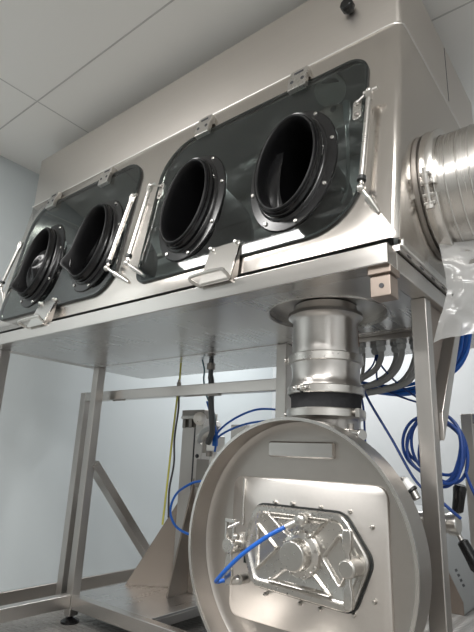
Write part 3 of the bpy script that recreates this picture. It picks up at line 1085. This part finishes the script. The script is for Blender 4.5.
# ------------------------------------------------------------------ exhaust duct on the right
ED = thing('exhaust_duct', 'wide ribbed steel exhaust duct leaving the right end of the isolator', 'duct', (.4, 1.745, 1.965))
EY, EZ, ER = 1.745, 1.965, .225
prof = [(ER - .012, XB - .002), (ER - .012, XB + .05)]
x = XB + .05
rng = random.Random(2)
while x < XR - .08:
    prof += [(ER - .012, x + .003), (ER - .0100, x + .005), (ER - .0100, x + .007), (ER - .012, x + .009), (ER - .012, x + .035)]
    x += .038
prof += [(ER - .012, XR - .002)]
MB().lathe(prof, (0, EY, EZ), (1, 0, 0), 72, False, False).build('duct_hose', M['duct'], ED, smooth=20)
MB().lathe([(ER - .02, XB - .001), (ER + .010, XB - .001), (ER + .010, XB + .012), (ER - .004, XB + .014), (ER - .004, XB + .020), (ER - .02, XB + .020)], (0, EY, EZ), (1, 0, 0), 72, loop=True).build('wall_flange', M['dark_steel'], ED, smooth=40)
mb = MB()
rings = []
n = 70
g0 = math.radians(20)                                   # gap of the band, towards the front
for k in range(n + 1):
    th = PI + g0 + math.radians(4) + math.radians(352) * k / n
    rings.append([V((xx, EY + r_ * math.cos(th), EZ + r_ * math.sin(th))) for r_, xx in
                  ((ER - .010, XB + .022), (ER + .012, XB + .023), (ER + .015, XB + .027), (ER + .013, XB + .045), (ER + .015, XB + .064), (ER + .012, XB + .068), (ER - .010, XB + .069))])
mb.loft(rings, True, True, True)
cb = mb.build('clamp_band', M['bright'], ED, smooth=50)
th = PI + g0
tv = V((0, -math.sin(th), math.cos(th)))
rv = V((0, math.cos(th), math.sin(th)))
c0 = V((XB + .045, EY, EZ)) + rv * (ER + .022)
mb = MB()
for q in (-.05, -.022, .022, .05):
    mb.bar(c0 + tv * (q - .006), c0 + tv * (q + .006), .036, .022, rv)
each(mb, 'band_lug', M['cast'], cb, bevel=.003)
mb = MB()
mb.cyl(c0 - tv * .07 + rv * .006, c0 + tv * .06 + rv * .006, .007)
mb.lathe([(.013, 0), (.013, .012)], c0 + tv * .055 + rv * .006, tv, 6)
mb.lathe([(.011, 0), (.011, .030)], c0 - tv * .045 + rv * .008, tv, 14)
mb.build('band_screw', M['cast'], cb, bevel=.001)

# ------------------------------------------------------------------ plastic film hanging from the duct
mb = MB()
rows, cols = 26, 30
rings = []
for i in range(rows):
    v = i / (rows - 1)
    row = []
    for j in range(cols):
        u = j / (cols - 1)
        topp = V((-.470 + .66 * u, 1.66 + .10 * math.sin(u * 3), 1.745 + .05 * u))
        bot = V((-.478 + .68 * u, 1.64 + .08 * u, 1.385 + .03 * math.sin(u * 9)))
        left = math.exp(-u * 6)
        p = topp.lerp(bot, v)
        p.x += -.03 * math.sin(v * PI) * left * -1 - .02 * left * (v - .5)
        f = noise.noise(V((u * 5, v * 3, 1.7))) * .05 + noise.noise(V((u * 13, v * 7, 4.1))) * .022 + .02 * math.sin(u * 16 + v * 6)
        p.y += f * (.3 + .7 * v)
        p.x += noise.noise(V((u * 7, v * 6, 8.3))) * .02 * min(1, u * 4)
        row.append(p)
    rings.append(row)
mb.loft(rings, False)
fl = mb.build('plastic_film', M['film'], None, smooth=25)
tag(fl, 'crumpled clear plastic film hanging under the exhaust duct', 'plastic sheet')

# ------------------------------------------------------------------ cables and hoses
def hose(name, pts, r, mat, label, cat, group=None, n=7):
    o = MB().tube(pts, r, 10, n).build(name, mat, None)
    return tag(o, label, cat, group)


for i, gx in enumerate((-.968, -.918, -.870, -.822, -.776, -.735, -.69)):
    pos = ('first', 'second', 'third', 'fourth', 'fifth', 'sixth', 'seventh')[i]
    yy = 2.12 + .05 * (i % 2)
    g = thing('cable_gland', 'grey cable gland under the isolator rear edge, %s from the pipe side' % pos, 'cable gland', (gx, yy, 1.50), 'grey cable glands')
    MB().lathe([(.024, 1.536), (.024, 1.518), (.017, 1.516), (.017, 1.512)], (gx, yy, 0), (0, 0, 1), 6).build('lock_nut', M['gland'], g, bevel=.002)
    MB().lathe([(.020, 1.512), (.020, 1.498), (.014, 1.488), (.010, 1.486)], (gx, yy, 0), (0, 0, 1), 16).build('dome_nut', M['gland'], g, bevel=.001)
    if i not in (0, 1):
        k = i - 2
        rr = .011 if i % 2 else .013
        hose('conduit', [(gx, yy, 1.49), (gx - .004, yy, 1.455), (gx - .03, yy - .01, 1.405 - .005 * k), (gx - .09, yy - .02, 1.368 - .010 * k),
                         (-.99, yy - .02, 1.350 - .014 * k), (-1.08, yy - .01, 1.345 - .014 * k), (-1.2, yy, 1.365 - .014 * k)], rr, M['grey'],
             'grey flexible conduit curving from the %s gland to behind the pipe' % pos, 'conduit', 'grey conduits')
hose('cable', [(-.955, 2.12, 1.49), (-.957, 2.12, 1.44), (-.965, 2.11, 1.38), (-1.0, 2.1, 1.345), (-1.1, 2.1, 1.34)], .008, M['grey'], 'thin grey cable dropping from the gland nearest the pipe', 'cable')
# dark blue signal cables fanning out below the second gland
fan = [((-.915, 2.17, 1.49), (-.93, 2.15, 1.43), (-.98, 2.1, 1.36), (-1.02, 2.08, 1.30)),
       ((-.913, 2.17, 1.49), (-.912, 2.16, 1.42), (-.90, 2.14, 1.36), (-.85, 2.12, 1.31), (-.76, 2.1, 1.27), (-.70, 2.1, 1.25)),
       ((-.911, 2.17, 1.49), (-.89, 2.15, 1.44), (-.83, 2.12, 1.37), (-.75, 2.1, 1.30), (-.66, 2.08, 1.24))]
for q, w in zip(fan, ('bending left to the pipe', 'sagging low past the conduits', 'running straight down right to the post')):
    hose('signal_cable', list(q), .0042, M['navy'], 'thin dark blue cable below the glands, %s' % w, 'cable', 'dark blue signal cables')
hose('signal_cable', [(-.99, 2.07, 1.51), (-.975, 1.99, 1.42), (-.90, 1.93, 1.30), (-.865, 1.9, 1.22), (-.86, 1.9, 1.06)], .0045, M['navy'],
     'thin dark blue cable hanging straight down along the right of the pipe', 'cable', 'dark blue signal cables')
hose('signal_cable', [(-.875, 1.92, 1.30), (-.83, 1.9, 1.225), (-.75, 1.9, 1.09), (-.675, 1.9, .955), (-.62, 1.9, .90)], .005, M['navy'],
     'dark blue cable slanting down from the pipe to the post', 'cable', 'dark blue signal cables')
MB_o = MB().box(-.985, -.965, 2.085, 2.10, 1.515, 1.562).build('cable_clip', M['orange'], None, bevel=.004)
tag(MB_o, 'small orange clip at the left end of the gland plate', 'clip')
# bundle of blue hoses sagging under the rear edge and rising past the post
for i in range(7):
    d = .0175 * (i % 3) ; e = .0165 * (i // 3)
    o = random.Random(i)
    hose('air_hose', [(-1.10, 2.22 + d, 1.36 + e), (-1.02, 2.2 + d, 1.338 + e), (-.93, 2.2 + d, 1.318 + e), (-.83, 2.2 + d, 1.306 + e), (-.73, 2.2 + d, 1.322 + e),
                      (-.635 + .007 * i, 2.2 + d, 1.385 + e * .4), (-.588 + .009 * i, 2.2 + d, 1.46), (-.572 + .010 * i, 2.2 + d, 1.53), (-.571 + .010 * i, 2.205 + d, 1.562)],
         .0075, M['blue'], 'blue air hose in the bundle sagging below the cable glands behind the post', 'hose', 'bundled blue air hoses')
# coil hung behind the right post
mb = MB()
rc = random.Random(5)
for i in range(6):
    cx, cz = -.588 + rc.uniform(-.014, .014), 1.062 + rc.uniform(-.012, .012)
    rx, rz = .094 + rc.uniform(-.020, .010), .115 + rc.uniform(-.022, .010)
    ph, tl = rc.uniform(0, 6.3), rc.uniform(-.03, .03)
    pts = []
    for k in range(29):
        a = ph + 2 * PI * k / 28
        pts.append((cx + rx * math.cos(a) + .012 * math.sin(2 * a + ph), 1.90 + .007 * i + tl * math.sin(a) * .4, cz + rz * math.sin(a) + .008 * math.cos(3 * a)))
    mb.tube(pts, .0058, 8, 3)
mb.tube([(-.50, 1.92, .985), (-.485, 1.93, .93), (-.465, 1.95, .87), (-.45, 1.97, .80)], .0055, 8, 5)
mb.tube([(-.62, 1.90, .945), (-.60, 1.90, .90), (-.56, 1.91, .86), (-.53, 1.93, .83)], .0055, 8, 5)
cl = mb.build('hose_coil', M['navy'], None)
tag(cl, 'coil of dark blue air hose hanging behind the right post', 'hose coil')
# left side
hose('drain_hose', [(-1.966, 2.20, 1.46), (-1.958, 2.2, 1.42), (-1.955, 2.205, 1.30), (-1.955, 2.22, 1.20), (-1.975, 2.25, 1.14), (-2.02, 2.27, 1.075)], .0175, M['hosegrey'],
     'thick dark grey hose dropping from the isolator underside', 'hose')
hf = thing('hose_fitting', 'dark grey threaded fitting above the thick hose under the isolator', 'fitting', (-1.966, 2.2, 1.5))
MB().cyl((-1.968, 2.2, 1.568), (-1.966, 2.2, 1.45), .015).build('fitting_pipe', M['hosegrey'], hf)
MB().lathe([(.024, 1.50), (.026, 1.505), (.026, 1.535), (.022, 1.54)], (-1.967, 2.2, 0), (0, 0, 1), 8).build('fitting_nut', M['dark_steel'], hf, bevel=.002)
hose('signal_cable', [(-2.041, 2.2, 1.567), (-2.02, 2.2, 1.50), (-2.02, 2.2, 1.44), (-2.0, 2.21, 1.35), (-1.96, 2.24, 1.25), (-1.98, 2.28, 1.18)], .005, M['teal'], 'thin teal cable hanging left of the thick grey hose', 'cable')
hose('earth_cable', [(-2.245, 2.22, 1.567), (-2.245, 2.22, 1.47), (-2.25, 2.22, 1.42), (-2.262, 2.22, 1.25), (-2.275, 2.22, 1.05), (-2.285, 2.22, .85), (-2.30, 2.22, .60)], .0062, M['yellow'],
     'yellow and green earth cable hanging down left of the column', 'cable')
hose('control_cable', [(-2.262, 2.235, 1.40), (-2.252, 2.235, 1.28), (-2.268, 2.235, 1.10), (-2.262, 2.24, .95), (-2.285, 2.24, .80), (-2.28, 2.245, .64)], .006, M['ink'],
     'black cable tied along the yellow and green earth cable', 'cable')
cc = MB().lathe([(.014, 1.412), (.014, 1.44), (.009, 1.446), (.009, 1.46)], (-2.248, 2.22, 0), (0, 0, 1), 10).build('cable_grip', M['dark_steel'], None)
tag(cc, 'dark cable grip round the earth cable at the rear rail', 'cable grip')
hose('air_hose', [(-1.99, 2.30, 1.12), (-1.97, 2.32, 1.16), (-1.92, 2.36, 1.215), (-1.83, 2.40, 1.265), (-1.74, 2.43, 1.285), (-1.60, 2.46, 1.27), (-1.45, 2.48, 1.2)], .0065, M['blue'],
     'upper blue air hose arching from the valve over the drum top', 'hose', 'blue air hoses from the valve')
hose('air_hose', [(-1.99, 2.30, 1.09), (-1.96, 2.32, 1.13), (-1.88, 2.36, 1.175), (-1.78, 2.40, 1.205), (-1.66, 2.43, 1.21), (-1.5, 2.46, 1.16)], .0065, M['blue'],
     'lower blue air hose arching from the valve over the drum top', 'hose', 'blue air hoses from the valve')
hose('air_hose', [(-2.03, 2.25, 1.32), (-2.01, 2.27, 1.24), (-1.985, 2.29, 1.16), (-1.975, 2.29, 1.08), (-1.99, 2.3, 1.03)], .0065, M['blue'],
     'blue air hose dropping beside the thick grey hose into the valve', 'hose', 'blue air hoses from the valve')
hose('air_hose', [(-2.02, 2.44, .86), (-2.14, 2.40, .855), (-2.24, 2.385, .835), (-2.36, 2.38, .765), (-2.405, 2.38, .665), (-2.36, 2.38, .585), (-2.27, 2.39, .545), (-2.15, 2.42, .53), (-2.02, 2.46, .53)], .0075, M['blue'],
     'blue air hose looping around the front of the column', 'hose')

# ------------------------------------------------------------------ lever behind the post
lv = thing('clamp_lever', 'steel hub with two black lever grips behind the right post', 'lever', (-.60, 2.05, .79))
mb = MB()
mb.cyl((-.86, 2.03, .80), (-.59, 2.03, .80), .034)
mb.lathe([(.038, 0), (.040, .006), (.040, .03), (.034, .036), (0, .036)], (-.600, 2.03, .80), (1, 0, 0), 24)
mb.build('lever_hub', M['cast'], lv, bevel=.002)
for a0, a1, b1 in (((-.575, 2.03, .825), (-.566, 2.025, .842), (-.545, 2.01, .938)), ((-.575, 2.03, .775), (-.560, 2.03, .748), (-.510, 2.03, .655))):
    a1, b1 = V(a1), V(b1)
    mb = MB()
    mb.cyl(a0, a1, .008)
    sp = mb.build('lever_spoke', M['cast'], lv)
    d = (b1 - a1)
    L_ = d.length
    MB().lathe([(.012, 0), (.020, .006), (.021, L_ * .5), (.024, L_ - .012), (.018, L_), (0, L_)], a1, d, 20).build('lever_grip', M['port'], sp)

# ------------------------------------------------------------------ machine base and trolley far right
cs = thing('machine_base', 'low machine base with sloping pale top and dark end plate behind the right post', 'machine', (-1.4, 4.4, 0))
PR = [(-1.151, 0), (-1.151, .080), (-1.42, .655), (-1.80, .655), (-1.80, 0)]
mb = MB()
mb.prism([(x, 4.105, z) for x, z in PR], (0, .7, 0))
mb.build('sloping_body', M['console'], cs, bevel=.006)
mb = MB()
mb.prism([(x, 4.09, z) for x, z in PR], (0, .014, 0))
mb.build('end_plate', M['brown'], cs, bevel=.003)
mb = MB()
for k in range(4):
    f = .14 + .055 * k
    p = V((-1.151 - .269 * f, 4.24, .080 + .575 * f))
    mb.bar(p, p + V((0, .05, 0)), .004, .018, (-.42, 0, .90))
each(mb, 'marking', M['ink'], cs)

tr = thing('trolley_frame', 'square tube steel trolley frame at the right edge of the picture', 'trolley', (-.5, 3.0, 0))
for y in (3.0, 3.5):
    MB().box(-.785, -.725, y, y + .05, 0, 1.29).build('upright', M['tube'], tr, bevel=.004)
    MB().box(-.15, -.09, y, y + .05, 0, 1.29).build('upright', M['tube'], tr, bevel=.004)
    MB().box(-.725, -.15, y, y + .05, 1.235, 1.29).build('top_rail', M['steel_x'], tr, bevel=.004)
    MB().box(-.725, -.15, y, y + .05, .74, .79).build('shelf_rail', M['steel_x'], tr, bevel=.004)
bx = MB().box(-.70, -.20, 3.06, 3.45, .792, 1.05).build('storage_box', M['wall'], None, bevel=.01)
tag(bx, 'pale blue box standing on the trolley shelf at the right edge', 'box')

# ------------------------------------------------------------------ light
def area(x, y, z, sx, sy, power, col=(1, .985, .965), rot=(0, 0, 0)):
    l = bpy.data.lights.new('ceiling_and_fill_light', 'AREA')
    l.shape = 'RECTANGLE'; l.size = sx; l.size_y = sy; l.energy = power; l.color = col
    o = bpy.data.objects.new('ceiling_and_fill_light', l)
    o.location = (x, y, z); o.rotation_euler = rot
    COL.objects.link(o)


area(-2.4, -.05, ZC - .02, 1.25, .45, 44)
area(.30, -.05, ZC - .02, 1.25, .45, 44)
area(-.9, -1.5, ZC - .02, 1.25, .45, 56)
area(.95, -1.5, ZC - .02, 1.25, .45, 56)
area(-2.3, 3.9, ZC - .02, 1.25, .45, 58, (.97, .985, 1))
area(-.2, 3.7, ZC - .02, 1.25, .45, 8, (.97, .985, 1))
# unseen fill lamps added under the chamber top to brighten the inside
area(-1.10, 1.86, 2.56, .9, .06, 4.0, (1, .98, .94))
area(-2.45, 1.86, 2.56, .9, .06, 3.0, (1, .98, .94))

w = bpy.data.worlds.new('World')
scene.world = w
w.use_nodes = True
w.node_tree.nodes['Background'].inputs[0].default_value = (.5, .52, .55, 1)
w.node_tree.nodes['Background'].inputs[1].default_value = .15

# ------------------------------------------------------------------ camera
yaw, pitch, roll, fpx = .68138779, .27818056, .04318436, 495.8
F = V((-math.sin(yaw) * math.cos(pitch), math.cos(yaw) * math.cos(pitch), math.sin(pitch)))
R0 = V((math.cos(yaw), math.sin(yaw), 0))
U0 = R0.cross(F)
R1 = R0 * math.cos(roll) + U0 * math.sin(roll)
U1 = -R0 * math.sin(roll) + U0 * math.cos(roll)
cam = bpy.data.cameras.new('camera')
co = bpy.data.objects.new('camera', cam)
COL.objects.link(co)
m = Matrix.Identity(4)
for i in range(3):
    m[i][0], m[i][1], m[i][2], m[i][3] = R1[i], U1[i], -F[i], (0, 0, 1.0)[i]
co.matrix_world = m
cam.sensor_fit = 'HORIZONTAL'
cam.sensor_width = 36
cam.lens = 36 * fpx / 474
cam.clip_start = .02
scene.camera = co

vs = scene.view_settings
vs.view_transform = 'Standard'
vs.look = 'None'
vs.exposure = .25
vs.gamma = 1
vs.use_curve_mapping = False
